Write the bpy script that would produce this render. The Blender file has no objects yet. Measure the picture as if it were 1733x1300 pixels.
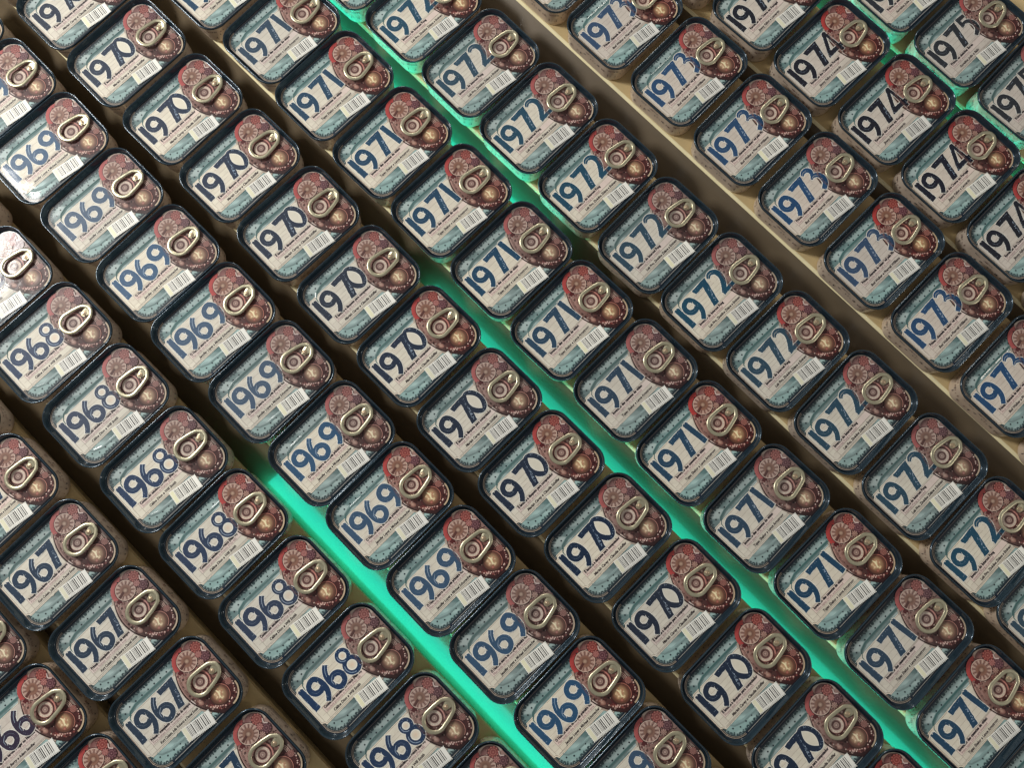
import bpy, bmesh, math, random
import numpy as np
from mathutils import Matrix, Vector
random.seed(7)
CM = 0.01
S = bpy.context.scene
COL = S.collection

# ------------------------------------------------------------ camera, world, lamps, exposure
H_CAM = 67.25                                   # cm above the ledge surface the tins stand on
cam_d = bpy.data.cameras.new("camera")
cam = bpy.data.objects.new("camera", cam_d); COL.objects.link(cam)
cam_d.sensor_width = 36.0
cam_d.lens = 36.0*1300/1733
cam_d.clip_start = 0.01; cam_d.clip_end = 50
Rm = Matrix(((0.70747692, -0.69952102, 0.10073103),
             (0.70673644, 0.70025394, -0.10083657),
             (0.0, 0.14252983, 0.98979051)))
cam.matrix_world = Matrix.Translation((0, 0, H_CAM*CM)) @ Rm.to_4x4()
S.camera = cam

wd = bpy.data.worlds.new("World"); S.world = wd; wd.use_nodes = True
bgn = wd.node_tree.nodes['Background']
bgn.inputs[0].default_value = (0.98, 0.97, 0.94, 1); bgn.inputs[1].default_value = 0.25

def area(name, loc, target, size, power, color, size_y=None):
    l = bpy.data.lights.new(name, 'AREA'); l.energy = power; l.color = color
    l.shape = 'RECTANGLE' if size_y else 'SQUARE'; l.size = size*CM
    if size_y: l.size_y = size_y*CM
    o = bpy.data.objects.new(name, l); COL.objects.link(o)
    o.location = Vector(loc)*CM
    d = Vector(target)*CM - o.location
    o.rotation_euler = d.to_track_quat('-Z', 'Y').to_euler()
    return o
# shop ceiling lamps: the main one hangs beyond the left side of the picture
area('ceiling_lamp', (-130, -44, 100), (-5, 8, 0), 27, 20, (1.0, 0.975, 0.93))
area('ceiling_lamp', (-270, 190, 160), (0, 10, 0), 40, 26, (1.0, 0.93, 0.84))
area('ceiling_lamp', (240, 170, 150), (0, 0, 0), 16, 10, (1.0, 0.92, 0.8))

S.render.engine = 'CYCLES'
S.view_settings.view_transform = 'Standard'; S.view_settings.look = 'None'
S.view_settings.exposure = 0.12; S.view_settings.gamma = 1.0
S.view_settings.use_curve_mapping = False

# ------------------------------------------------------------ helpers
def s2l(c):
    return tuple(((x/255.0)/12.92 if x/255.0 <= .04045 else (((x/255.0)+.055)/1.055)**2.4) for x in c)
def mix(a, b, t): return tuple(a[i]+(b[i]-a[i])*t for i in range(3))

def material(name, base=None, rough=.5, metal=0., coat=0., coat_rough=.1, vcol=False, noise=0., nscale=60., bump=0., bscale=20., emis=None, estr=0.):
    m = bpy.data.materials.new(name); m.use_nodes = True
    nt = m.node_tree; b = nt.nodes['Principled BSDF']
    b.inputs['Roughness'].default_value = rough; b.inputs['Metallic'].default_value = metal
    b.inputs['Coat Weight'].default_value = coat; b.inputs['Coat Roughness'].default_value = coat_rough
    tc = nt.nodes.new('ShaderNodeTexCoord')
    b.inputs['Specular IOR Level'].default_value = .3
    src = None
    if vcol:
        a = nt.nodes.new('ShaderNodeVertexColor'); a.layer_name = 'Col'; src = a.outputs['Color']
    else:
        r = nt.nodes.new('ShaderNodeRGB'); r.outputs[0].default_value = (*base, 1); src = r.outputs[0]
    if noise:
        n = nt.nodes.new('ShaderNodeTexNoise'); n.inputs['Scale'].default_value = nscale; n.inputs['Detail'].default_value = 6
        nt.links.new(tc.outputs['Object'], n.inputs['Vector'])
        mr = nt.nodes.new('ShaderNodeMapRange'); mr.inputs[1].default_value = .3; mr.inputs[2].default_value = .7
        mr.inputs[3].default_value = 1-noise; mr.inputs[4].default_value = 1+noise*.6
        nt.links.new(n.outputs['Fac'], mr.inputs[0])
        vm = nt.nodes.new('ShaderNodeVectorMath'); vm.operation = 'SCALE'
        nt.links.new(src, vm.inputs[0]); nt.links.new(mr.outputs[0], vm.inputs['Scale'])
        src = vm.outputs[0]
        rr = nt.nodes.new('ShaderNodeMapRange'); rr.inputs[3].default_value = rough*.8; rr.inputs[4].default_value = min(1, rough*1.25)
        nt.links.new(n.outputs['Fac'], rr.inputs[0]); nt.links.new(rr.outputs[0], b.inputs['Roughness'])
    if vcol:
        oi0 = nt.nodes.new('ShaderNodeObjectInfo'); hs = nt.nodes.new('ShaderNodeHueSaturation')
        r1 = nt.nodes.new('ShaderNodeMapRange'); r1.inputs[3].default_value = .90; r1.inputs[4].default_value = 1.06
        r2 = nt.nodes.new('ShaderNodeMapRange'); r2.inputs[3].default_value = .75; r2.inputs[4].default_value = 1.0
        nt.links.new(oi0.outputs['Random'], r1.inputs[0]); nt.links.new(oi0.outputs['Random'], r2.inputs[0])
        nt.links.new(src, hs.inputs['Color']); nt.links.new(r1.outputs[0], hs.inputs['Value']); nt.links.new(r2.outputs[0], hs.inputs['Saturation'])
        src = hs.outputs[0]
    nt.links.new(src, b.inputs['Base Color'])
    if bump:
        n2 = nt.nodes.new('ShaderNodeTexNoise'); n2.inputs['Scale'].default_value = bscale; n2.inputs['Detail'].default_value = 3
        oi = nt.nodes.new('ShaderNodeObjectInfo')
        ad = nt.nodes.new('ShaderNodeVectorMath'); ad.operation = 'ADD'
        nt.links.new(tc.outputs['Object'], ad.inputs[0]); nt.links.new(oi.outputs['Location'], ad.inputs[1])
        nt.links.new(ad.outputs[0], n2.inputs['Vector'])
        bp = nt.nodes.new('ShaderNodeBump'); bp.inputs['Strength'].default_value = 1; bp.inputs['Distance'].default_value = bump
        nt.links.new(n2.outputs['Fac'], bp.inputs['Height'])
        nt.links.new(bp.outputs[0], b.inputs['Normal']); nt.links.new(bp.outputs[0], b.inputs['Coat Normal'])
    if emis:
        b.inputs['Emission Color'].default_value = (*emis, 1); b.inputs['Emission Strength'].default_value = estr
    return m

M_PRINT = material('printed_tinplate', vcol=True, rough=.5, metal=.0, coat=.2, coat_rough=.10, noise=.08, nscale=150, bump=.0006, bscale=28)
M_LABEL = material('printed_label', vcol=True, rough=.5, metal=.0, coat=.18, coat_rough=.10, noise=.10, nscale=110, bump=.0006, bscale=28)
M_STAMP = material('stamp_paper_print', vcol=True, rough=.4, coat=.3, coat_rough=.15, noise=.05, nscale=200, bump=.0006, bscale=28)
M_RIM = material('navy_lacquer', base=s2l((40, 58, 70)), rough=.22, metal=.5, coat=.6, coat_rough=.08, noise=.15, nscale=90, bump=.00008, bscale=60)
M_BODY = material('printed_can_side', vcol=True, rough=.35, metal=.15, coat=.4, coat_rough=.12, noise=.10, nscale=80)
M_TAB = material('pale_gold_metal', base=s2l((186, 180, 154)), rough=.34, metal=.8, noise=.10, nscale=160, bump=.0002, bscale=120)
M_TREAD = material('cream_board', base=s2l((200, 178, 132)), rough=.55, noise=.12, nscale=25)
M_LIP = material('pale_board_edge', base=s2l((240, 230, 188)), rough=.3, coat=.5, coat_rough=.15, noise=.10, nscale=30)
M_FACE = material('brown_lacquered_board', base=s2l((96, 84, 66)), rough=.42, coat=.55, coat_rough=.14, noise=.18, nscale=18)
M_BASE = material('dark_base_board', base=s2l((60, 50, 38)), rough=.6, noise=.15, nscale=10)

def finish(name, verts, faces, mat, cols=None, smooth=False, scale=CM):
    me = bpy.data.meshes.new(name)
    me.from_pydata([(v[0]*scale, v[1]*scale, v[2]*scale) for v in verts], [], faces)
    if cols is not None:
        at = me.color_attributes.new('Col', 'FLOAT_COLOR', 'CORNER')
        arr = np.ones((len(me.loops), 4), dtype=np.float32)
        arr[:, :3] = np.array(cols, dtype=np.float32)
        at.data.foreach_set('color', arr.ravel())
    if smooth:
        me.polygons.foreach_set('use_smooth', [True]*len(me.polygons))
    me.materials.append(mat); me.update()
    return me

class Art:
    """flat printed artwork: polygons with ink colours, stacked in microns-thin layers"""
    def __init__(s): s.v = []; s.f = []; s.c = []; s.n = {}
    def lift(s, z):
        # every printed piece gets its own height, so no two lie in one plane
        k = round(z, 5); s.n[k] = s.n.get(k, -1)+1
        return z+DZ*.015*(s.n[k] % 30)
    def poly(s, pts, col, z):
        z = s.lift(z)
        ar = sum(pts[i][0]*pts[(i+1) % len(pts)][1]-pts[(i+1) % len(pts)][0]*pts[i][1] for i in range(len(pts)))
        if ar < 0: pts = list(pts)[::-1]
        i0 = len(s.v); s.v += [(p[0], p[1], z) for p in pts]; s.f.append(list(range(i0, i0+len(pts)))); s.c += [col]*len(pts)
    def disc(s, c, r, ci, co, z, n=20, ry=None, rot=0):
        z = s.lift(z)
        ry = ry or r; i0 = len(s.v); s.v.append((c[0], c[1], z)); ca, sa = math.cos(rot), math.sin(rot)
        for k in range(n):
            a = 2*math.pi*k/n; x = r*math.cos(a); y = ry*math.sin(a)
            s.v.append((c[0]+x*ca-y*sa, c[1]+x*sa+y*ca, z))
        for k in range(n):
            s.f.append([i0, i0+1+k, i0+1+(k+1) % n]); s.c += [ci, co, co]
    def ring(s, c, r0, r1, c0, c1, z, a0=0, a1=2*math.pi, n=28):
        z = s.lift(z)
        i0 = len(s.v); s.v += [(c[0]+r*math.cos(a0+(a1-a0)*k/n), c[1]+r*math.sin(a0+(a1-a0)*k/n), z) for k in range(n+1) for r in (r0, r1)]
        for k in range(n):
            a = i0+2*k; s.f.append([a, a+1, a+3, a+2]); s.c += [c0, c1, c1, c0]
    def stroke(s, pts, ws, col, z, sub=10, jag=0., rnd=None, grow=0., closed=False):
        z = s.lift(z)
        P = [Vector((p[0], p[1])) for p in pts]
        if not hasattr(ws, '__len__'): ws = [ws]*len(P)
        Q = []; Wd = []
        n = len(P)
        for i in range(n-1):
            p0 = P[max(i-1, 0)]; p1 = P[i]; p2 = P[i+1]; p3 = P[min(i+2, n-1)]
            for k in range(sub):
                t = k/sub
                q = .5*((2*p1)+(p2-p0)*t+(2*p0-5*p1+4*p2-p3)*t*t+(3*p1-p0-3*p2+p3)*t**3)
                Q.append(q); Wd.append(ws[i]+(ws[i+1]-ws[i])*t)
        Q.append(P[-1]); Wd.append(ws[-1])
        i0 = len(s.v); m = len(Q)
        for i in range(m):
            d = Q[min(i+1, m-1)]-Q[max(i-1, 0)]
            if d.length < 1e-6: d = Vector((1, 0))
            d.normalize(); nn = Vector((-d.y, d.x))
            e = (grow if i == m-1 else -grow if i == 0 else 0)
            q = Q[i]+d*e
            zi = z+i*1.2e-5
            w = Wd[i]/2+grow
            ja = (rnd.random()*jag if rnd else 0); jb = (rnd.random()*jag*.3 if rnd else 0)
            a = q+nn*(w-jb); b = q-nn*(w-ja)
            s.v += [(a.x, a.y, zi), (b.x, b.y, zi)]
        for i in range(m-1):
            a = i0+2*i; s.f.append([a, a+1, a+3, a+2]); s.c += [col]*4
    def line(s, p, q, w, col, z): s.stroke([p, q], w, col, z, sub=1)
    def text(s, body, x, y, size, col, z, width=None, bold=0., shear=0.):
        cu = bpy.data.curves.new('t', 'FONT'); cu.body = body; cu.size = size; cu.resolution_u = 2; cu.offset = bold; cu.shear = shear
        ob = bpy.data.objects.new('t', cu)
        me = bpy.data.meshes.new_from_object(ob)
        if len(me.vertices):
            X = [v.co.x for v in me.vertices]; k = width/(max(X)) if width else 1
            i0 = len(s.v); s.v += [(x+v.co.x*k, y+v.co.y, z) for v in me.vertices]
            for p in me.polygons:
                s.f.append([i0+i for i in p.vertices]); s.c += [col]*len(p.vertices)
        bpy.data.objects.remove(ob); bpy.data.meshes.remove(me); bpy.data.curves.remove(cu)

def rr(a, b, R, n=14):
    """rounded rectangle outline, counter-clockwise, half sizes a,b"""
    P = []
    for cx, cy, a0 in ((a-R, b-R, 0), (-(a-R), b-R, 90), (-(a-R), -(b-R), 180), (a-R, -(b-R), 270)):
        for k in range(n+1):
            t = math.radians(a0+90*k/n); P.append((cx+R*math.cos(t), cy+R*math.sin(t)))
    return P
def rr_even(a, b, R, step):
    P = rr(a, b, R, 24); P.append(P[0]); L = [0]
    for i in range(1, len(P)): L.append(L[-1]+math.dist(P[i], P[i-1]))
    n = round(L[-1]/step); out = []; j = 0
    for k in range(n):
        t = L[-1]*k/n
        while L[j+1] < t: j += 1
        f = (t-L[j])/max(L[j+1]-L[j], 1e-9)
        out.append((P[j][0]+(P[j+1][0]-P[j][0])*f, P[j][1]+(P[j+1][1]-P[j][1])*f))
    return out
def sdf(x, y, a, b, R):
    qx = abs(x)-(a-R); qy = abs(y)-(b-R)
    return R-(math.hypot(max(qx, 0), max(qy, 0))+min(max(qx, qy), 0))     # distance inside the edge
def sweep(profile, n=14, closed=True):
    """loft of rounded rectangles; profile = list of (inset, z)"""
    V = []; F = []
    for ins, z in profile:
        V += [(x, y, z) for x, y in rr(HA-ins, HB-ins, max(HR-ins, .2), n)]
    m = 4*(n+1)
    for k in range(len(profile)-1):
        for i in range(m):
            j = (i+1) % m; F.append([k*m+i, k*m+j, (k+1)*m+j, (k+1)*m+i])
    return V, F, m
HA, HB, HR = 4.93, 3.64, 1.72          # half length, half width, corner radius of a tin's rim
TIN_H = 2.50; LID_Z = 2.0; DZ = .005
ROWS = {
 1966: [[-22.16,-41.24],[-14.56,-41.24],[-6.96,-41.24]],
 1967: [[-38.25,-30.6],[-30.5,-30.76],[-22.76,-30.8],[-15.03,-30.75],[-7.3,-30.96],[0.46,-31.15]],
 1968: [[-52.48,-18.95],[-44.87,-19.28],[-37.32,-18.89],[-29.72,-19.02],[-22.16,-19.12],[-14.68,-19.16],[-7.08,-19.33],[0.59,-19.36],[8.2,-19.47],[15.71,-19.45]],
 1969: [[-65.69,-7.44],[-58.32,-7.5],[-50.97,-7.58],[-43.49,-7.64],[-36.0,-7.65],[-28.67,-7.75],[-21.29,-7.72],[-13.81,-7.7],[-6.57,-7.83],[0.82,-7.93],[8.21,-7.91],[15.69,-7.99],[23.1,-8.22],[30.47,-8.13]],
 1970: [[-68.21,3.64],[-60.49,3.76],[-52.96,3.44],[-45.23,3.4],[-37.62,3.44],[-29.98,3.43],[-22.23,3.42],[-14.61,3.31],[-7.0,3.12],[0.47,3.01],[8.11,3.15],[15.85,3.17],[23.67,3.08],[31.45,3.0],[38.9,2.93]],
 1971: [[-52.41,14.64],[-44.65,14.92],[-37.25,14.59],[-29.6,14.51],[-21.97,14.43],[-14.4,14.36],[-6.91,14.23],[0.6,14.32],[8.1,14.19],[15.81,14.22],[23.53,14.42],[31.22,14.45],[38.99,14.31],[46.32,14.19]],
 1972: [[-44.51,25.32],[-36.94,25.53],[-29.46,25.45],[-21.97,25.42],[-14.46,25.25],[-6.89,25.03],[0.54,25.25],[8.12,25.39],[15.72,25.53],[23.39,25.55],[30.89,25.44],[38.04,25.54]],
 1973: [[-31.21,38.25],[-23.43,38.08],[-15.48,38.23],[-7.65,38.18],[0.2,38.15],[8.09,37.98],[15.84,37.97],[23.68,37.91],[31.56,37.89]],
 1974: [[-22.85,48.86],[-15.23,48.83],[-7.57,48.75],[0.2,48.78],[7.78,48.71],[15.35,48.67],[23.06,48.64]],
 1975: [[-7.39,59.21],[0.21,59.2],[7.66,59.22]],
}
# ------------------------------------------------------------ tin parts
# can body: printed side wall and bottom
def mesh_body():
    prof = [(.55, 0.0), (.38, .02), (.30, .10), (.26, .30), (.22, 1.2), (.20, 2.15), (.16, 2.28)]
    V, F, m = sweep(prof, 16)
    rnd = random.Random(3); C = []
    for k in range(len(prof)-1):
        for i in range(m):
            c = s2l((206, 186, 164))
            C += [c]*4
    F.append(list(range(m))[::-1]); C += [s2l((150, 135, 110))]*m
    # printed marks on the side wall (thin raised-ink patches standing 0.1 mm proud)
    per = rr_even(HA-.205, HB-.205, HR-.2, .14)
    for i in range(len(per)):
        p = per[i]; q = per[(i+1) % len(per)]
        d = Vector((q[0]-p[0], q[1]-p[1])); nn = Vector((d.y, -d.x)).normalized()*.04
        for z0, hh, pr in ((1.62, .16, .55), (1.2, .26, .5), (.75, .34, .35)):
            if rnd.random() > pr or math.sin(i*.21+z0*5) < -.55: continue
            z0 = z0+rnd.uniform(-.04, .04); z1 = z0+hh*rnd.uniform(.4, 1)
            col = s2l(rnd.choice([(60, 58, 70), (120, 74, 70), (140, 110, 98), (100, 92, 92), (160, 132, 118)]))
            f = rnd.uniform(.35, .9); i0 = len(V)
            V += [(p[0]+nn.x, p[1]+nn.y, z0), (p[0]+d.x*f+nn.x, p[1]+d.y*f+nn.y, z0), (p[0]+d.x*f+nn.x, p[1]+d.y*f+nn.y, z1), (p[0]+nn.x, p[1]+nn.y, z1)]
            F.append([i0, i0+1, i0+2, i0+3]); C += [col]*4
    return finish('can_body', V, F, M_BODY, C, smooth=False)
def mesh_rim():
    prof = [(.16, 2.22), (.10, 2.24), (.02, 2.30), (0, 2.38), (.02, 2.46), (.065, 2.50), (.115, 2.485), (.145, 2.42), (.18, 2.28), (.29, 2.03), (.33, 1.96), (.42, 1.985)]
    V, F, m = sweep(prof, 20)
    return finish('seam_rim', V, F, M_RIM, None, smooth=True)

TE_L = s2l((166, 184, 182)); TE_M = s2l((124, 150, 149)); TE_D = s2l((78, 110, 111)); NAVY = s2l((18, 32, 50)); INK = s2l((22, 34, 44))
PA, PB, PR = HA-.365, HB-.365, HR-.365     # lid panel
def teal(x, y):
    d = sdf(x, y, PA, PB, PR)
    # painted light facets crossing the sea-coloured ground
    t = math.sin(1.9*x+3.1*y+.8*math.sin(1.3*x-1.1*y))
    u = math.sin(.9*x-2.3*y+1.7)
    w = 1/(1+math.exp(-14*t)); w2 = 1/(1+math.exp(-9*(u-.25)))
    c = mix(TE_D, TE_L, .10+.80*w); c = mix(c, TE_M, .45*w2)
    n = math.sin(13*x+7*y)*math.sin(11*y-5*x)
    c = mix(c, TE_L, .08*(n+1))
    if y < -1.6:        # big ray in the lower field
        r = 1/(1+math.exp(-12*(math.sin(1.05*(x+.9*y)+1.2))))
        c = mix(c, mix(TE_D, s2l((160, 196, 192)), r), .55)
    e = min(1, max(0, (d-.22)/.30)); e = e*e*(3-2*e)
    return mix(NAVY, c, e)

def gear(A, c, r, col, hi, z, teeth=9, hole=True):
    A.disc(c, r*1.14, s2l((40, 16, 18)), s2l((60, 28, 28)), z-DZ*.5, 24)
    A.disc(c, r, col, mix(col, (0, 0, 0), .35), z, 24)
    for k in range(teeth):
        a = 2*math.pi*k/teeth; A.disc((c[0]+r*.9*math.cos(a), c[1]+r*.9*math.sin(a)), r*.2, hi, col, z+DZ, 8)
    A.ring(c, r*.48, r*.60, hi, mix(hi, col, .5), z+DZ*2, n=18)
    if hole:
        A.disc(c, r*.34, mix(col, (0, 0, 0), .5), col, z+DZ*2, 12); A.disc(c, r*.14, hi, hi, z+DZ*3, 8)

def mesh_lid():
    A = Art(); z = LID_Z
    N = 240; T = 34
    B = rr_even(PA, PB, PR, 24.0/N); N = len(B)
    ts = [1-(1-k/T)**1.25 if k < T else .999 for k in range(T+1)]
    for t in ts:
        A.v += [(x*(1-t), y*(1-t), z) for x, y in B]
    colv = [teal(v[0], v[1]) for v in A.v]
    for k in range(T):
        for i in range(N):
            j = (i+1) % N; f = [k*N+i, k*N+j, (k+1)*N+j, (k+1)*N+i]
            A.f.append(f); A.c += [colv[q] for q in f]
    z1 = z+DZ
    # cream hairlines round the left end
    CR = s2l((196, 176, 150))
    for ins, w in ((.10, .035), (.20, .022)):
        P = rr(PA-ins, PB-ins, PR-ins, 12)
        seg = P[13:39]
        A.stroke(seg, w, CR, z1, sub=2)
    A.line((-3.0, -(PB-.10)), (3.2, -(PB-.10)), .035, mix(CR, TE_L, .5), z1)
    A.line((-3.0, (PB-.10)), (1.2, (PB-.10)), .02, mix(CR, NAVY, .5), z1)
    # lace: dark scallops all round, with little rings between
    P = rr_even(PA-.38, PB-.38, PR-.38, .27)
    rnd = random.Random(5)
    for i, (x, y) in enumerate(P):
        A.disc((x+rnd.uniform(-.02, .02), y+rnd.uniform(-.02, .02)), .08 if i % 3 else .13, mix(INK, TE_D, .25), mix(INK, TE_D, .4), z1, 8)
        if i % 3 == 1:
            A.disc((x*.975, y*.965), .05, INK, INK, z1, 6)
    P = rr_even(PA-.27, PB-.27, PR-.27, .16)
    for i, (x, y) in enumerate(P):
        if rnd.random() < .75: A.disc((x, y), .07, mix(INK, TE_D, .15), mix(INK, TE_D, .15), z1, 6)
    for i, (x, y) in enumerate(rr_even(PA-.33, PB-.33, PR-.33, .42)):
        A.disc((x, y), .035, TE_L, TE_L, z1+DZ, 6)
    for (x, y) in rr_even(PA-.78, PB-.78, PR-.7, .64):
        A.disc((x, y), .072, INK, INK, z1+DZ, 8)
    # embossed bead line (real ridge)
    bead = [(1.9, 2.22), (.4, 2.26), (-1.4, 2.30), (-2.5, 2.30), (-3.15, 2.12), (-3.55, 1.75), (-3.66, 1.2)]
    bead2 = [(-3.75, -1.6), (-3.45, -2.05), (-2.7, -2.34), (-1.2, -2.42), (.6, -2.42), (1.7, -2.36)]
    for Bd in (bead, bead2):
        Q = [Vector((p[0], p[1])) for p in Bd]; R = []
        for i in range(len(Q)-1):
            for k in range(5): R.append(Q[i].lerp(Q[i+1], k/5))
        R.append(Q[-1]); i0 = len(A.v)
        prof = [(-.17, 0), (-.07, .035), (0, .045), (.07, .02), (.14, 0)]
        if Bd is bead2: prof = [(o, h*.7) for o, h in prof]
        cc = [TE_M, mix(TE_D, TE_M, .3), s2l((52, 92, 90)), s2l((44, 80, 80)), TE_M] if Bd is bead else [TE_M]*5  # upper bead: shade on crest and far slope painted in as darker teal
        for i, q in enumerate(R):
            d = (R[min(i+1, len(R)-1)]-R[max(i-1, 0)]).normalized(); nn = Vector((d.y, -d.x))
            for o, h in prof: A.v.append((q.x+nn.x*o, q.y+nn.y*o, z+.001+h))
        m = len(prof)
        for i in range(len(R)-1):
            for k in range(m-1):
                a = i0+i*m+k; f = [a, a+m, a+m+1, a+1]
                A.f.append(f); A.c += [cc[k], cc[k], cc[k+1], cc[k+1]]
    # ---------------- the machine artwork at the right-hand end
    def ed(y): return .80+.152*(y+.1)**2
    zb = z+DZ*8
    edge = rr(PA-.03, PB-.05, PR-.03, 16)
    right = [p for p in edge if p[0] > ed(p[1])]
    right.sort(key=lambda p: math.atan2(p[1], p[0]-1.5))
    ymin = min(p[1] for p in right); ymax = 2.75
    right = [p for p in right if p[0] > 1.5]
    left = []
    ys = [ymax-(ymax-(-PB+.08))*k/24 for k in range(25)]
    left = [(ed(y), y) for y in ys]
    out = right+[p for p in left if sdf(p[0], p[1], PA-.03, PB-.05, PR-.03) > 0]
    pink = s2l((178, 138, 126)); dk = s2l((44, 12, 14)); cream = s2l((196, 174, 156)); red = s2l((150, 48, 46)); brown = s2l((104, 62, 50)); mauve = s2l((120, 76, 78))
    # soft printed ring of shade beside the oval, then its dark outline
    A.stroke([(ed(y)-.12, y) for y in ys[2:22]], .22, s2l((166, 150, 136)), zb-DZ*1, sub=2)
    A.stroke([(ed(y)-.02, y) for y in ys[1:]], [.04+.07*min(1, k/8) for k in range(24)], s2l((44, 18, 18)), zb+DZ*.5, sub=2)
    i0 = len(A.v); cxy = (2.75, -.1)
    A.v.append((cxy[0], cxy[1], zb)); n = len(out)
    out.sort(key=lambda p: math.atan2(p[1]-cxy[1], p[0]-cxy[0]))
    A.v += [(p[0], p[1], zb) for p in out]
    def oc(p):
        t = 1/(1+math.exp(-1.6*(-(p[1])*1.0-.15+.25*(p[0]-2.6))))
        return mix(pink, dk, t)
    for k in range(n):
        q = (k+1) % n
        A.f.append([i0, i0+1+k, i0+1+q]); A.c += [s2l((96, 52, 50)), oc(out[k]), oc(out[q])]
    # pale margin along the outer edge
    A.stroke([p for p in rr(PA-.10, PB-.12, PR-.1, 16) if p[0] > 2.2 and p[1] < 0][::1], .12, s2l((196, 172, 140)), zb+DZ, sub=1)
    A.stroke([p for p in rr(PA-.10, PB-.12, PR-.1, 16) if p[0] > 3.0 and p[1] > 0], .16, cream, zb+DZ, sub=1)
    z2 = zb+DZ*2
    # dark maroon field lower right with studs
    A.disc((3.05, -2.0), 1.18, s2l((46, 14, 14)), s2l((74, 26, 26)), z2, 30, ry=1.02, rot=.2)
    rnd = random.Random(11)
    for k in range(46):
        a = math.radians(rnd.uniform(-175, 40)); r = rnd.uniform(.95, 1.25)
        c = (3.0+1.12*r*math.cos(a)*1.05, -1.75+1.0*r*math.sin(a)*1.0)
        if sdf(c[0], c[1], PA-.2, PB-.2, PR-.2) > .03 and c[0] > ed(c[1])+.15:
            A.disc(c, rnd.uniform(.05, .12), s2l(rnd.choice([(150, 70, 62), (96, 44, 42), (196, 130, 116), (58, 20, 22)])), s2l((72, 28, 28)), z2+DZ*(1+k % 3), 8)
    for k in range(30):
        a = math.radians(-150+rnd.uniform(0, 185)); c = (3.0+1.30*math.cos(a), -1.70+1.12*math.sin(a))
        if sdf(c[0], c[1], PA-.2, PB-.2, PR-.2) > .0 and c[0] > ed(c[1])+.12 and k % 2 == 0:
            A.disc(c, .06, s2l((240, 220, 206)), s2l((206, 160, 146)), z2+DZ*5, 7)
    for k in range(7): A.disc((1.75+.16*k, -2.1-.12*k+rnd.uniform(-.05, .05)), .09, s2l((226, 190, 176)), s2l((150, 96, 88)), z2+DZ*5, 7)
    A.disc((1.35, -1.25), .22, s2l((190, 150, 132)), s2l((120, 74, 66)), z2+DZ, 10, ry=.34, rot=.4)
    # glowing globe
    A.disc((2.92, -1.88), .86, s2l((178, 122, 88)), s2l((48, 18, 18)), z2+DZ*6, 30)
    A.ring((2.92, -1.88), .80, .85, s2l((190, 120, 100)), s2l((160, 90, 76)), z2+DZ*7, -1.2, 1.9)
    A.disc((2.92, -1.80), .66, s2l((206, 178, 130)), s2l((96, 44, 34)), z2+DZ*7, 26, ry=.74)
    for k in range(30):
        aa = rnd.uniform(0, 6.28); q = rnd.uniform(0, .42)
        A.disc((2.92+q*math.cos(aa), -1.82+q*1.1*math.sin(aa)), rnd.uniform(.05, .13), s2l(rnd.choice([(226, 208, 160), (196, 160, 120), (164, 112, 84), (232, 216, 176), (150, 90, 70)])), s2l((180, 134, 98)), z2+DZ*8, 7)
    A.stroke([(2.86, -1.35), (2.94, -1.7), (2.84, -2.0), (2.92, -2.3)], [.04, .16, .10, .03], s2l((232, 218, 172)), z2+DZ*8.5, sub=4)
    A.disc((2.62, -2.25), .14, s2l((176, 110, 90)), s2l((130, 70, 56)), z2+DZ*9, 9)
    # rust wheel and coil arcs to the right of the ring pull
    gear(A, (4.08, -1.55), .27, s2l((138, 84, 76)), s2l((168, 112, 100)), z2+DZ*6, 11)
    for k, r in enumerate((.30, .42, .54)):
        A.ring((3.35, -1.05), r+.28, r+.34, s2l((206, 176, 160)), s2l((140, 92, 84)), z2+DZ*(5+k), -.35, .75, 10)
    for k in range(6): A.line((4.28, -.9-.09*k), (4.42, -.93-.1*k), .035, cream, z2+DZ*3)
    # inner works under the ring pull
    A.disc((3.1, .0), 1.30, s2l((112, 66, 58)), s2l((136, 92, 82)), z2+DZ, 26, ry=.95)
    for k in range(26):
        c = (rnd.uniform(1.7, 4.2), rnd.uniform(-.75, .8)); r = rnd.uniform(.06, .16)
        A.disc(c, r, s2l(rnd.choice([(206, 176, 160), (150, 100, 92), (84, 42, 40), (176, 120, 108)])), s2l((98, 58, 54)), z2+DZ*(2+k % 3), 9)
    for k in range(260):
        c = (rnd.uniform(.95, 4.4), rnd.uniform(-3.0, 2.9)); r = rnd.uniform(.03, .075)
        if c[0] < ed(c[1])+.14 or sdf(c[0], c[1], PA-.2, PB-.2, PR-.2) < .05: continue
        lo = c[1] < -.6
        col = s2l(rnd.choice([(36, 12, 14), (118, 60, 56), (206, 172, 158), (66, 26, 28)] if lo else [(86, 46, 42), (206, 176, 162), (160, 116, 104), (50, 24, 26)]))
        if rnd.random() < .5: A.ring(c, r*.6, r*1.2, col, mix(col, (0, 0, 0), .4), z2+DZ*4.2, n=10)
        else: A.disc(c, r, col, mix(col, (0, 0, 0), .4), z2+DZ*4.2, 7)
    A.disc((2.42, -.02), .72, s2l((60, 30, 28)), s2l((52, 24, 24)), z2+DZ*5, 28)
    A.ring((2.42, -.02), .40, .60, s2l((196, 174, 158)), s2l((208, 190, 170)), z2+DZ*6, n=28)
    for k in range(14):
        a = 2*math.pi*k/14; A.disc((2.42+.52*math.cos(a), -.02+.52*math.sin(a)), .02, INK, INK, z2+DZ*7, 5)
    A.ring((2.42, -.02), .60, .66, s2l((150, 92, 82)), s2l((120, 64, 58)), z2+DZ*6, n=28)
    A.disc((2.42, -.02), .40, s2l((132, 96, 88)), s2l((112, 76, 70)), z2+DZ*6.5, 22)
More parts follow.
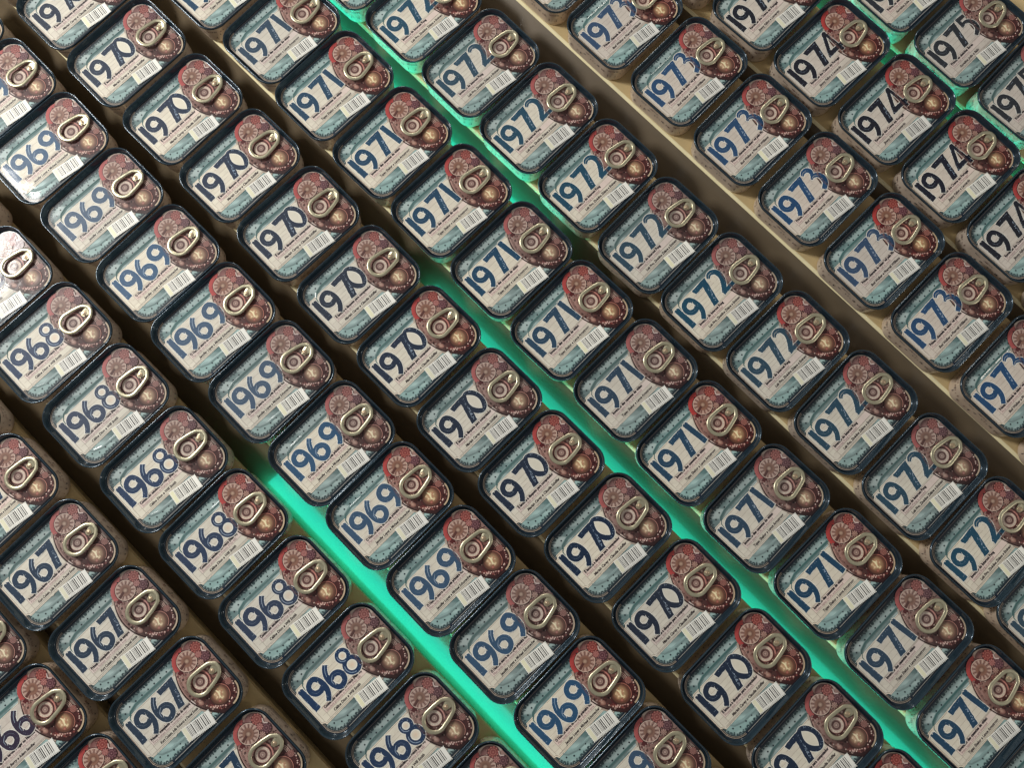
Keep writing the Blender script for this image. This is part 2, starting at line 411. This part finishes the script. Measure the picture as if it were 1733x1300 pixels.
    A.ring((2.42, -.02), .25, .31, s2l((60, 36, 34)), s2l((70, 40, 38)), z2+DZ*7.5, n=20)
    A.disc((2.42, -.02), .24, s2l((178, 150, 138)), s2l((140, 110, 100)), z2+DZ*8, 16)
    A.ring((2.42, -.02), .10, .13, s2l((84, 60, 56)), s2l((84, 60, 56)), z2+DZ*9, n=12)
    A.stroke([(2.95, .75), (3.2, .35), (3.22, -.2), (3.0, -.65)], .09, s2l((190, 120, 108)), z2+DZ*6, sub=6)
    A.stroke([(3.1, .72), (3.34, .32), (3.36, -.2), (3.15, -.62)], .04, s2l((60, 28, 28)), z2+DZ*7, sub=6)
    # red crescent, cream and rib work at the upper left
    FC = (2.68, 1.95)
    A.ring(FC, .78, 1.24, s2l((148, 42, 42)), s2l((176, 60, 56)), z2+DZ*3, math.radians(72), math.radians(196), 26)
    A.ring(FC, .80, 1.22, s2l((70, 14, 18)), s2l((84, 18, 22)), z2+DZ*4, math.radians(190), math.radians(214), 8)
    A.disc((3.55, 2.35), .72, s2l((150, 104, 98)), s2l((110, 66, 64)), z2+DZ*1.5, 20)
    for k in range(60):
        c = (rnd.uniform(1.2, 4.3), rnd.uniform(.9, 2.9))
        if c[0] > ed(c[1])+.12 and sdf(c[0], c[1], PA-.2, PB-.2, PR-.2) > .06:
            A.disc(c, rnd.uniform(.05, .15), s2l(rnd.choice([(196, 160, 148), (150, 96, 90), (92, 50, 52), (206, 176, 164), (170, 110, 100)])), s2l((112, 70, 66)), z2+DZ*(1+k % 4), 8)
    for k in range(18):
        y = 1.25-.11*k; x = ed(y)+.22
        A.line((x-.1, y), (x+.12, y+.06), .03, s2l((122, 84, 78)), z2+DZ*2)
    A.disc(FC, .90, s2l((70, 34, 32)), s2l((70, 34, 32)), z2+DZ*5.5, 36)
    A.disc(FC, .84, s2l((128, 92, 80)), s2l((168, 132, 118)), z2+DZ*6, 36)
    A.ring(FC, .80, .84, s2l((220, 196, 178)), s2l((206, 176, 160)), z2+DZ*7, n=36)
    for k in range(26):
        a = 2*math.pi*(k+.3)/26; r0 = .46 if k % 2 else .52
        A.line((FC[0]+r0*math.cos(a), FC[1]+r0*math.sin(a)), (FC[0]+.78*math.cos(a), FC[1]+.78*math.sin(a)), .045, s2l((84, 42, 40)) if k % 2 else s2l((208, 180, 164)), z2+DZ*8)
    A.disc(FC, .45, s2l((88, 54, 42)), s2l((140, 98, 80)), z2+DZ*9, 24)
    A.poly([(FC[0]-.15, FC[1]+.1), (FC[0]-.80, FC[1]-.05), (FC[0]-.74, FC[1]-.25), (FC[0]-.1, FC[1]-.1)], s2l((84, 46, 40)), z2+DZ*9.5)
    A.disc(FC, .19, s2l((182, 152, 130)), s2l((128, 96, 80)), z2+DZ*10, 14)
    gear(A, (3.92, 2.30), .43, s2l((140, 58, 52)), s2l((176, 104, 92)), z2+DZ*8, 10)
    gear(A, (4.02, 1.28), .40, s2l((94, 52, 60)), s2l((140, 96, 100)), z2+DZ*8, 9)
    gear(A, (3.72, 1.72), .26, s2l((150, 84, 80)), s2l((196, 140, 130)), z2+DZ*11, 8)
    gear(A, (3.45, 1.10), .24, s2l((150, 106, 94)), s2l((206, 172, 156)), z2+DZ*8, 8)
    A.stroke([(4.3, 2.05), (4.15, 1.75), (4.38, 1.5)], .09, s2l((206, 184, 176)), z2+DZ*11, sub=5)
    A.line((4.25, .62), (4.46, .58), .04, s2l((40, 16, 18)), z2+DZ*4)
    return finish('lid', A.v, A.f, M_PRINT, A.c)

# ------------------------------------------------------------ label with the year
def rot180(pts, c): return [(2*c[0]-x, 2*c[1]-y) for x, y in pts]
def nine(c, r=.54):
    P = []
    for a in (8, -35, -80, -125, -170, -215, -255): P.append((c[0]+r*math.cos(math.radians(a)), c[1]+r*math.sin(math.radians(a))))
    P += [(c[0]+.22, c[1]+.54), (c[0]+.47, c[1]+.24), (c[0]+.58, c[1]-.25), (c[0]+.53, c[1]-.78), (c[0]+.32, c[1]-1.22), (c[0]-.0, c[1]-1.58)]
    W_ = [.18, .42, .50, .52, .50, .48, .48, .48, .47, .48, .49, .47, .44]
    return [('s', P, W_)]
def six(c): 
    g = nine(c)[0]; return [('s', rot180(g[1], c), g[2])]
def glyph(ch, slot, dx=0):
    """strokes of one painted numeral in its slot on the label"""
    if ch == '1' and slot == 0: return [('p', [(-4.15, 1.66), (-3.98, 1.72), (-3.92, 1.60), (-3.86, 1.74), (-3.66, 1.64), (-3.56, -.46), (-4.12, -.50)])]
    if ch == '9' and slot == 1: return nine((-2.80, 1.0))
    if ch == '6' and slot == 2: return six((-1.12, .11))
    if ch == '6' and slot == 3: return six((.50, .11))
    if ch == '9' and slot == 3: return nine((.40, 1.06))
    if ch == '7': 
        o = 1.05 if slot == 3 else 0
        return [('p', [(x+o, y) for x, y in ((-1.76, 1.84), (-1.66, 1.38), (-.78, 1.44), (-1.32, -.44), (-.70, -.47), (-.06, 1.92), (-.9, 1.90))])]
    if ch == '0': return [('e', (.18, .80), .84, 1.20, .44, .88)]
    if ch == '1': return [('p', [(.12, 1.86), (.30, 2.0), (.38, 1.88), (.46, 2.02), (.62, 1.94), (.84, -.38), (.36, -.44)])]
    if ch == '8': return [('r', (.40, 1.20), .29, .64), ('r', (.48, .14), .40, .80)]
    if ch == '2': return [('s', [(.12, 1.58), (.34, 1.80), (.72, 1.80), (1.02, 1.50), (1.06, 1.02), (.82, .48), (.44, .02), (.20, -.22)], [.32, .42, .48, .52, .54, .52, .46, .40]), ('p', [(.10, -.02), (.10, -.42), (1.55, -.30), (1.62, .04)])]
    if ch == '3': return [('s', [(.10, 1.72), (.36, 1.90), (.72, 1.86), (.92, 1.56), (.74, 1.20), (.42, .94)], [.30, .42, .48, .44, .34, .2]), ('s', [(.42, .94), (.80, 1.04), (1.16, .84), (1.28, .38), (1.08, -.10), (.56, -.42)], [.2, .38, .50, .56, .54, .44])]
    if ch == '4': return [('p', [(.88, 1.98), (1.14, 2.02), (1.02, 1.5), (.30, .26), (-.30, -.06)]), ('p', [(-.32, -.08), (.22, .28), (1.56, .22), (1.60, -.14), (-.26, -.20)]), ('p', [(.98, 2.0), (1.24, 1.98), (1.40, -.46), (1.02, -.50)])]
    if ch == '5': return [('p', [(.12, 1.98), (1.10, 1.92), (1.12, 1.56), (.46, 1.58), (.44, 1.0), (.08, .94)]), ('s', [(.24, 1.08), (.62, 1.20), (1.00, 1.02), (1.18, .54), (1.02, .02), (.44, -.36)], [.26, .34, .44, .52, .50, .38])]
    return []
INKS = {1966: (50, 38, 70), 1967: (26, 58, 88), 1968: (24, 56, 96), 1969: (42, 86, 124), 1970: (20, 42, 70), 1971: (22, 70, 102), 1972: (10, 76, 104), 1973: (20, 76, 124), 1974: (22, 26, 44), 1975: (44, 50, 60)}
LINES = {
 1966: ("Portugal em terceiro lugar no Mundial", "Portugal takes third place in the World Cup", "Halle Berry e Adam Sandler"),
 1967: ("Primeiro transplante de coração de sempre", "First human heart transplant ever", "Kurt Cobain, Julia Roberts e Daniel Sousa"),
 1968: ("Contestação estudantil em França (Maio 68)", "Student protests in France (May 68)", "Céline Dion e Will Smith"),
 1969: ("O Homem aterra na lua pela primeira vez", "Man lands on the moon for the first time", "Jennifer Lopez e Michael Schumacher"),
 1970: ("É lançada a disquete para computador", "Floppy disk drive is introduced", "Mariah Carey e Claudia Schiffer"),
 1971: ("Invenção das cassetes de vídeo", "Video tapes (VCR) are invented", "Tupac Shakur e Lance Armstrong"),
 1972: ("Invenção do Internet Pong", "Internet Pong is created", "Luís Figo, Zinédine Zidane e Eminem"),
 1973: ("Primeira chamada de telemóvel pelo FM", "First mobile phone call is made", "Bud Walker e Pharrell Williams"),
 1974: ("Revolução dos Cravos em Portugal", "Carnation Revolution in Portugal", "Jimmy Fallon e Leonardo"),
 1975: ("Primeiras eleições livres", "First free elections", "Angelina Jolie e Balu")}
def mesh_label(year):
    A = Art(); z = LID_Z+DZ*5.5+.045*0
    rnd = random.Random(year)
    z = LID_Z+DZ*6
    ca = s2l((214, 208, 190)); cb = s2l((206, 198, 182)); ln = s2l((120, 98, 88)); lite = s2l((226, 214, 194))
    if year in (1966, 1973, 1974, 1975): ca = s2l((208, 198, 184)); cb = s2l((200, 188, 176))
    X0, X1, Y0, Y1, n = -4.44, 1.55, -1.80, 1.93, .30
    def plate(g):
        P = []
        for (cx_, cy_, a0) in ((X0+g, Y1-g, 0), (X0+g, Y0+g, 90)):
            for k in range(7):
                a = math.radians(a0-90*k/6) if False else 0
        r = n
        for k in range(7): a = math.radians(0-90*k/6); P.append((X0+g+r*math.cos(a), Y1-g+r*math.sin(a)))
        for k in range(7): a = math.radians(90-90*k/6); P.append((X0+g+r*math.cos(a), Y0+g+r*math.sin(a)))
        # right end follows the oval
        for k in range(9):
            y = (Y0+g)+(Y1-Y0-2*g)*k/8; P.append((.80+.152*(y+.1)**2-.03-g, y))
        return P
    P = plate(0); A.poly(P, lite, z); A.poly(plate(.06), ln, z+DZ*.5); A.poly(plate(.085), ca, z+DZ)
    # plank tones
    y = Y1-.15
    k = 0
    while y > Y0+.3:
        h = rnd.uniform(.28, .55); y2 = max(y-h, Y0+.12)
        t = rnd.uniform(0, 1)
        A.poly([(X0+.34, y), (X0+.34, y2), (.80+.152*(y2+.1)**2-.12, y2), (.80+.152*(y+.1)**2-.12, y)], mix(ca, cb, t), z+DZ*1.5)
        A.line((X0+.34+rnd.uniform(0, .3), y2), (.66, y2), .018, mix(ln, ca, .35), z+DZ*2)
        y = y2
    for k in range(26):
        a = (rnd.uniform(X0+.4, .6), rnd.uniform(Y0+.2, Y1-.2)); A.disc(a, rnd.uniform(.1, .4), mix(ca, cb, .6), mix(ca, cb, rnd.random()), z+DZ*1.75, 8)
    A.line((X0+.32, Y0+.36), (X0+.32, Y1-.36), .02, ln, z+DZ*2)
    A.line((-3.55, -.56), (1.0, -.56), .02, ln, z+DZ*2.5)
    A.poly([(-3.55, -.60), (-3.55, -1.10), (1.0, -1.10), (.95, -.60)], s2l((214, 196, 186)), z+DZ*2.2)
    A.line((-3.55, -1.13), (1.05, -1.13), .018, ln, z+DZ*2.5); A.line((-4.0, -1.62), (1.25, -1.62), .018, ln, z+DZ*2.5)
    A.line((-3.55, -.56), (-3.55, -1.62), .018, ln, z+DZ*2.5)
    if year % 2: A.stroke([(-.2, -.62), (.9, -.62)], .015, ln, z+DZ*2.6, sub=1)
    a, b, c = LINES[year]; tk = s2l((30, 24, 32))
    A.text(a, -3.42, -.80, .30, tk, z+DZ*3, width=min(4.1, len(a)*.118), bold=.020)
    A.text(b, -3.42, -1.06, .27, s2l((128, 88, 92)), z+DZ*3, width=min(4.1, len(b)*.108))
    A.text(c, -3.0, -1.50, .31, s2l((48, 38, 42)), z+DZ*3, bold=.012, width=min(3.9, len(c)*.122), shear=.2)
    # painted numerals: pale halo, ink, worn specks
    ink = s2l(tuple(q*.88 for q in INKS[year])); halo = s2l((226, 224, 214)); dkk = mix(ink, (0, 0, 0), .35); spark = s2l((150, 172, 196))
    for slot, ch in enumerate(str(year)):
        for g in glyph(ch, slot):
            zz = z+DZ*(4+.15*slot)
            if g[0] == 's':
                A.stroke(g[1], g[2], halo, zz, grow=.045); A.stroke(g[1], g[2], ink, zz+DZ*1, jag=.05, rnd=rnd)
                if ch in '96':
                    Q = g[1]
                    if ch == '9':
                        A.stroke([(Q[7][0]+.18, Q[7][1]-.36), (Q[8][0]-.15, Q[8][1]-.24), (Q[9][0]-.235, Q[9][1]-.02)], [.02, .06, .03], halo, zz+DZ*2, sub=6)
                    else:
                        cc = (2*Q[0][0]-0, 0)
                        A.stroke([(Q[7][0]-.18, Q[7][1]+.36), (Q[8][0]+.15, Q[8][1]+.24), (Q[9][0]+.235, Q[9][1]+.02)], [.02, .06, .03], halo, zz+DZ*2, sub=6)
                    # brush highlight following the bowl
                    H = [Q[i] for i in (2, 3, 4)]
                    A.stroke(H, [.01, .022, .01], mix(ink, spark, .4), zz+DZ*2, sub=5)
                    if ch == '6': A.stroke([Q[10], Q[11], Q[12]], [.03, .04, .03], spark, zz+DZ*2, sub=4); A.stroke([(Q[0][0]+.05, Q[0][1]), (Q[1][0], Q[1][1]-.02), (Q[2][0], Q[2][1]+.05)], [.02, .04, .03], spark, zz+DZ*2.4, sub=5)
                if ch in '23': A.stroke(g[1][:3], [.02, .035, .02], mix(ink, halo, .6), zz+DZ*2, sub=5)
                for k in range(22):
                    i = rnd.randrange(len(g[1])); A.disc((g[1][i][0]+rnd.uniform(-.2, .2), g[1][i][1]+rnd.uniform(-.2, .2)), rnd.uniform(.008, .028), spark if rnd.random() < .5 else dkk, spark if rnd.random() < .5 else dkk, zz+DZ*2, 5)
            elif g[0] == 'p':
                Pp = g[1]; cxm = sum(p[0] for p in Pp)/len(Pp); cym = sum(p[1] for p in Pp)/len(Pp)
                Q = []
                m = len(Pp)
                ar = sum(Pp[i][0]*Pp[(i+1) % m][1]-Pp[(i+1) % m][0]*Pp[i][1] for i in range(m)); sg = 1 if ar > 0 else -1
                for i in range(m):
                    p = Vector(Pp[i]); u = (p-Vector(Pp[i-1])).normalized(); w = (Vector(Pp[(i+1) % m])-p).normalized()
                    n1 = Vector((u.y, -u.x))*sg; n2 = Vector((w.y, -w.x))*sg; bb = (n1+n2)
                    bb = bb/max(bb.length, .3)
                    Q.append(tuple(p+bb*.06))
                A.poly(Q, halo, zz)
                # rough edge: subdivide and jitter
                J = []
                for i in range(m):
                    p = Vector(Pp[i]); q = Vector(Pp[(i+1) % m]); ns = max(1, int((q-p).length/.13))
                    for k in range(ns):
                        r_ = p.lerp(q, k/ns); J.append((r_.x+rnd.uniform(-.018, .018), r_.y+rnd.uniform(-.018, .018)))
                A.poly(J, ink, zz+DZ)
                for k in range(16):
                    t = rnd.random(); i = rnd.choice([m-1, m-2, m-3]); p = Vector(Pp[i]).lerp(Vector(Pp[(i+1) % m]), t)*.8+Vector((cxm, cym))*.2
                    col = spark if rnd.random() < .6 else dkk
                    A.disc((p.x, p.y), rnd.uniform(.01, .03), col, col, zz+DZ*2, 5)
                if ch == '7':
                    o = 1.05 if slot == 3 else 0
                    for k in range(26):
                        t = rnd.uniform(.25, .95); p = Vector((-.42+o, 1.4)).lerp(Vector((-.95+o, -.3)), t)
                        A.disc((p.x+.06+rnd.uniform(-.1, .1), p.y), rnd.uniform(.014, .04), spark, spark, zz+DZ*2, 5)
            elif g[0] == 'e':
                _, cc, rx, ry, ix, iy = g
                A.disc(cc, rx+.055, halo, halo, zz, 36, ry=ry+.055, rot=.10)
                A.disc(cc, rx, ink, ink, zz+DZ, 36, ry=ry, rot=.10)
                # lens-shaped counter, tilted
                L = []
                for k in range(13): t = -1+2*k/12; L.append((ix*(1-t*t)*1.0+.04, t*iy))
                for k in range(1, 12): t = 1-2*k/12; L.append((-ix*(1-t*t)*1.0+.04, t*iy))
                ca_, sa_ = math.cos(.12), math.sin(.12)
                L = [(cc[0]+x*ca_-y*sa_-.03, cc[1]+x*sa_+y*ca_) for x, y in L]
                A.poly(L, halo, zz+DZ*2)
                m_ = [(cc[0]+(x-cc[0])*.88, cc[1]+(y-cc[1])*.92) for x, y in L]; A.poly(m_, ca, zz+DZ*2.5)
                for k in range(70):
                    a = rnd.uniform(0, 6.28); t = rnd.uniform(.80, .98)
                    A.disc((cc[0]+rx*t*math.cos(a), cc[1]+ry*t*math.sin(a)), rnd.uniform(.01, .028), spark if k % 3 else dkk, spark if k % 3 else dkk, zz+DZ*1.5, 5)
            elif g[0] == 'r':
                A.disc(g[1], g[3]+.055, halo, halo, z+DZ*4.2, 32)
                A.disc(g[1], g[3], ink, ink, z+DZ*5.2, 32)
                A.ring(g[1], g[3]-.20, g[3]-.16, spark, spark, z+DZ*5.6, 2.6, 4.6, 12)
                for k in range(26):
                    a = rnd.uniform(0, 6.28); t = rnd.uniform(g[2]+.05, g[3]-.03); A.disc((g[1][0]+t*math.cos(a), g[1][1]+t*math.sin(a)), rnd.uniform(.01, .03), spark if k % 2 else dkk, spark if k % 2 else dkk, z+DZ*5.7, 5)
                A.disc(g[1], g[2]+.03, halo, halo, z+DZ*6, 24); A.disc(g[1], g[2]-.04, s2l((214, 190, 166)), ca, z+DZ*6.5, 24)
    return finish('year_label', A.v, A.f, M_LABEL, A.c)

def mesh_stamp():
    A = Art(); z = LID_Z+DZ*16
    o = Vector((-1.30, -2.92)); ux = Vector((2.60, -.36)).normalized(); uy = Vector((-ux.y, ux.x)); W_, H_ = 2.58, 1.20
    P = lambda x, y: (o.x+ux.x*x+uy.x*y, o.y+ux.y*x+uy.y*y)
    wh = s2l((240, 239, 230)); sh = s2l((204, 204, 194)); bk = s2l((28, 28, 30))
    A.poly([P(0, 0), P(W_, 0), P(W_, H_), P(0, H_)], wh, z)
    # perforations
    n = 17
    for k in range(n+1):
        for yy in (0, H_): A.disc(P(W_*k/n, yy), .042, wh, wh, z, 8)
    for k in range(9):
        for xx in (0, W_): A.disc(P(xx, H_*k/8), .042, wh, wh, z, 8)
    A.poly([P(.04, .04), P(.36, .04), P(.36, H_-.04), P(.04, H_-.04)], s2l((224, 222, 190)), z+DZ)
    rnd = random.Random(42); x = .42
    while x < W_-.30:
        w = rnd.choice([.028, .035, .05, .07, .08]); A.poly([P(x, .22), P(x+w, .22), P(x+w, H_-.07), P(x, H_-.07)], bk, z+DZ)
        x += w+rnd.choice([.055, .07, .09, .11])
    for k, d in enumerate("5608123170245"):
        A.text(d, P(.42+k*.145, .06)[0], P(.42+k*.145, .06)[1], .14, mix(bk, wh, .3), z+DZ)
    A.poly([P(.04, .04), P(W_-.04, .04), P(W_-.04, .07), P(.04, .07)], sh, z+DZ)
    return finish('barcode_stamp', A.v, A.f, M_STAMP, A.c)

# ring pull: a flattened tube bent to the tapered loop, tongue plate and rivet
def loop_pts():
    # big round end left, chamfered nose right (outer centreline)
    c = (2.36, -.06); R = .89; P = []
    for k in range(15):
        a = math.radians(78+204*k/14); P.append((c[0]+R*1.0*math.cos(a), c[1]+R*math.sin(a)))
    P += [(3.1, -.87), (3.5, -.80), (3.86, -.72), (4.02, -.62), (4.26, -.36), (4.33, -.22), (4.33, .12), (4.26, .26), (4.02, .50), (3.86, .60), (3.5, .68), (3.1, .75)]
    return P
def mesh_tab():
    P = [Vector(p) for p in loop_pts()]; n = len(P); V = []; F = []
    prof = []
    for k in range(10):
        a = 2*math.pi*k/10; prof.append((.165*math.copysign(abs(math.cos(a))**.8, math.cos(a)), .075*math.sin(a)))
    for i in range(n):
        d = (P[(i+1) % n]-P[i-1]).normalized(); nn = Vector((-d.y, d.x))
        zc = LID_Z+.26+.06*(4.3-P[i].x)/3
        for o, h in prof: V.append((P[i].x+nn.x*o, P[i].y+nn.y*o, zc+h))
    m = len(prof)
    for i in range(n):
        for k in range(m):
            F.append([i*m+k, i*m+(k+1) % m, ((i+1) % n)*m+(k+1) % m, ((i+1) % n)*m+k])
    return finish('pull_ring', V, F, M_TAB, None, smooth=True)
def mesh_tongue():
    V = []; F = []
    P = [(4.24, -.30), (4.24, .22), (3.98, .30), (3.72, .22), (3.50, .16), (3.40, -.04), (3.50, -.26), (3.72, -.33), (3.98, -.38)]
    n = len(P)
    for zz in (LID_Z+.10, LID_Z+.15): V += [(x, y, zz+.10*max(0, (x-3.9)/.35)) for x, y in P]
    F.append([n+i for i in range(n)])
    F.append(list(range(n))[::-1])
    for i in range(n): F.append([i, (i+1) % n, n+(i+1) % n, n+i])
    ar = sum(P[i][0]*P[(i+1) % n][1]-P[(i+1) % n][0]*P[i][1] for i in range(n))
    if ar < 0: F = [f[::-1] for f in F]
    return finish('tongue', V, F, M_TAB, None)
def mesh_rivet():
    V = []; F = []; prof = [(.21, .10), (.21, .20), (.17, .215), (.13, .20), (.10, .235), (.05, .25)]; n = 18
    for r, h in prof: V += [(3.70+r*math.cos(2*math.pi*k/n), -.06+r*math.sin(2*math.pi*k/n), LID_Z+h) for k in range(n)]
    for j in range(len(prof)-1):
        for k in range(n): F.append([j*n+k, j*n+(k+1) % n, (j+1)*n+(k+1) % n, (j+1)*n+k])
    F.append([(len(prof)-1)*n+k for k in range(n)])
    return finish('rivet', V, F, M_TAB2, None, smooth=True)
M_TAB2 = material('rivet_metal', base=s2l((178, 158, 132)), rough=.35, metal=.7, noise=.1, nscale=150)
# ------------------------------------------------------------ the stepped display
def yc(year): L = ROWS[year]; return sum(p[1] for p in L)/len(L)
def ytilt(year):
    L = ROWS[year]
    if len(L) < 4: return 0.0
    xs = [p[0] for p in L]; ys = [p[1] for p in L]; return float(np.polyfit(xs, ys, 1)[0])
YEARS = sorted(ROWS)
XL, XR = -95, 75
def prism(name, prof, mat, parent, x0=XL, x1=XR):
    """closed profile in (y,z) extruded along x"""
    n = len(prof); V = [(x0, y, z) for y, z in prof]+[(x1, y, z) for y, z in prof]
    F = [[i, (i+1) % n, n+(i+1) % n, n+i] for i in range(n)]+[list(range(n))[::-1], [n+i for i in range(n)]]
    me = finish(name, V, F, mat)
    bm = bmesh.new(); bm.from_mesh(me); bmesh.ops.recalc_face_normals(bm, faces=bm.faces); bm.to_mesh(me); bm.free()
    o = bpy.data.objects.new(name, me); COL.objects.link(o); o.parent = parent
    return o
centres = {y: yc(y) for y in YEARS}
centres[1965] = centres[1966]-11.2; centres[1976] = centres[1975]+10.9
LIPIN = {1973: .30, 1974: .35, 1972: .65}
def lipy(y): return centres[y]-HA+LIPIN.get(y, .72)
seq = [1965]+YEARS+[1976]
for k, y in enumerate(seq):
    root = bpy.data.objects.new('display_ledge', None); COL.objects.link(root)
    c = centres[y]; lip = lipy(y)
    root.location = (0, 0, 0)
    near = {1965: "dark ledge beyond the row of 1966 tins at the lower left corner",
            1976: "bare tan ledge beyond the row of 1975 tins, upper right corner"}.get(y, "cream ledge with pale edge and brown sloping face under the row of %d tins" % y)
    root['label'] = near; root['category'] = 'shelf'; root['group'] = 'parallel display ledges under the tins'
    back = (lipy(seq[k+1])-2.3) if k+1 < len(seq) else c+60
    if k+1 < len(seq): back = c+HA-1.5
    prism('tread', [(lip+.22, 0), (back+.9, 0), (back+.9, -.45), (back, -.45), (back, -3.9), (lip+.22, -3.9)], M_TREAD, root)
    prism('front_edge', [(lip-.05, -.16), (lip+.12, 0), (lip+.218, 0), (lip+.218, -.30), (lip-.05, -.30)], M_LIP, root)
    if k > 0:
        pb = centres[seq[k-1]]+HA-1.5
        if y == 1976: pb = centres[1975]+HA-1
        prism('sloping_face', [(lip, -.302), (lip, -3.85), (pb, -3.85), (pb, -3.4), (lip-.02, -.17)], M_FACE, root)
base = prism('table', [(-90, -3.92), (140, -3.92), (140, -8), (-90, -8)], M_BASE, None, XL-5, XR+5)
base['kind'] = 'structure'

# green light strips tucked under the upper ends of some rows
def led(year, x0, x1, text, power):
    c = centres[year]; ye = c+HA-1.5
    root = bpy.data.objects.new('light_strip', None); COL.objects.link(root); root.location = (x0*CM, ye*CM, 0)
    root['label'] = text; root['category'] = 'light strip'; root['group'] = 'green light strips in the gaps'
    V = [(x0, ye+.01, -2.6), (x1, ye+.01, -2.6), (x1, ye+.01, -1.2), (x0, ye+.01, -1.2), (x0, ye+.10, -2.6), (x1, ye+.10, -2.6), (x1, ye+.10, -1.2), (x0, ye+.10, -1.2)]
    mled = material('green_led_strip', base=(.1, .5, .3), rough=.5, emis=(0.03, 1.0, 0.72), estr=power)
    me = finish('diffuser', [(a-x0, b-ye, c_) for a, b, c_ in V], [[3, 2, 1, 0], [4, 5, 6, 7], [0, 1, 5, 4], [2, 3, 7, 6], [1, 2, 6, 5], [3, 0, 4, 7]], mled)
    o = bpy.data.objects.new('diffuser', me); COL.objects.link(o); o.parent = root
led(1968, -16.5, 75, 'green light strip glowing between the 1968 row and the 1969 row', 7.5)
led(1970, -19, 75, 'green light strip glowing between the 1970 row and the 1971 row', 6.0)
led(1971, -75, -15.0, 'green light strip glowing between the upper 1971 and 1972 tins', 10)
led(1974, -60, 40, 'green light strip glowing between the 1974 row and the 1975 row', 8)

# ------------------------------------------------------------ the tins
ME = dict(body=mesh_body(), rim=mesh_rim(), lid=mesh_lid(), stamp=mesh_stamp(), ring=mesh_tab(), tongue=mesh_tongue(), rivet=mesh_rivet())
def place(name, me, parent):
    o = bpy.data.objects.new(name, me); COL.objects.link(o); o.parent = parent; return o
def make_tin(year, first=None):
    root = bpy.data.objects.new('sardine_tin', None); COL.objects.link(root)
    root['category'] = 'sardine tin'
    place('can_body', ME['body'], root); place('seam_rim', ME['rim'], root); place('lid', ME['lid'], root)
    place('year_label', mesh_label(year), root); place('barcode_stamp', ME['stamp'], root)
    t = place('pull_tab', ME['ring'], root); place('tongue', ME['tongue'], t); place('rivet', ME['rivet'], t)
    return root
def copy_tin(src):
    r = src.copy(); COL.objects.link(r)
    for ch in list(src.children):
        c = ch.copy(); COL.objects.link(c); c.parent = r
        for g in ch.children:
            d = g.copy(); COL.objects.link(d); d.parent = c
    return r
ORD = ['topmost', 'second', 'third', 'fourth', 'fifth', 'sixth', 'seventh', 'eighth', 'ninth', 'tenth', 'eleventh', 'twelfth', 'thirteenth', 'fourteenth', 'fifteenth']
HUE = {1966: 'plum', 1967: 'dark blue', 1968: 'navy blue', 1969: 'mid blue', 1970: 'dark navy', 1971: 'blue', 1972: 'petrol blue', 1973: 'bright blue', 1974: 'blue-black', 1975: 'charcoal'}
rnd = random.Random(2)
for year in YEARS:
    proto = make_tin(year)
    L = sorted(ROWS[year])
    for i, (x, y) in enumerate(L):
        o = proto if i == 0 else copy_tin(proto)
        o.location = (x*CM, y*CM, 0)
        o.rotation_euler = (math.radians(rnd.uniform(-.35, .35)), math.radians(rnd.uniform(-.35, .35)), math.radians(90+rnd.uniform(-1.1, 1.1)))
        o.location.z = .03*CM
        for ch in o.children:
            if ch.name.startswith('pull_tab'):
                # each ring sits a little differently on its rivet
                an = math.radians(rnd.uniform(-4, 4)); pv = Vector((3.7*CM, -.06*CM, 0)); lift = math.radians(rnd.uniform(-.3, 2.2))
                R_ = Matrix.Rotation(an, 4, 'Z') @ Matrix.Rotation(lift, 4, 'Y')
                pv3 = Vector((3.7*CM, -.06*CM, (LID_Z+.15)*CM))
                ch.matrix_basis = Matrix.Translation(pv3) @ R_ @ Matrix.Translation(-pv3)
            elif ch.name.startswith('year_label') or ch.name.startswith('barcode'):
                ch.location = (rnd.uniform(-.03, .03)*CM, rnd.uniform(-.03, .03)*CM, 0)
        pos = 'lowest' if i == len(L)-1 else ORD[i]
        extra = ' from the top' if 0 < i < len(L)-1 else ''
        o['label'] = "tin marked %d in %s numerals, %s%s in the %d row" % (year, HUE[year], pos, extra, year)
        o['group'] = 'sardine tins lying in rows on the display ledges'
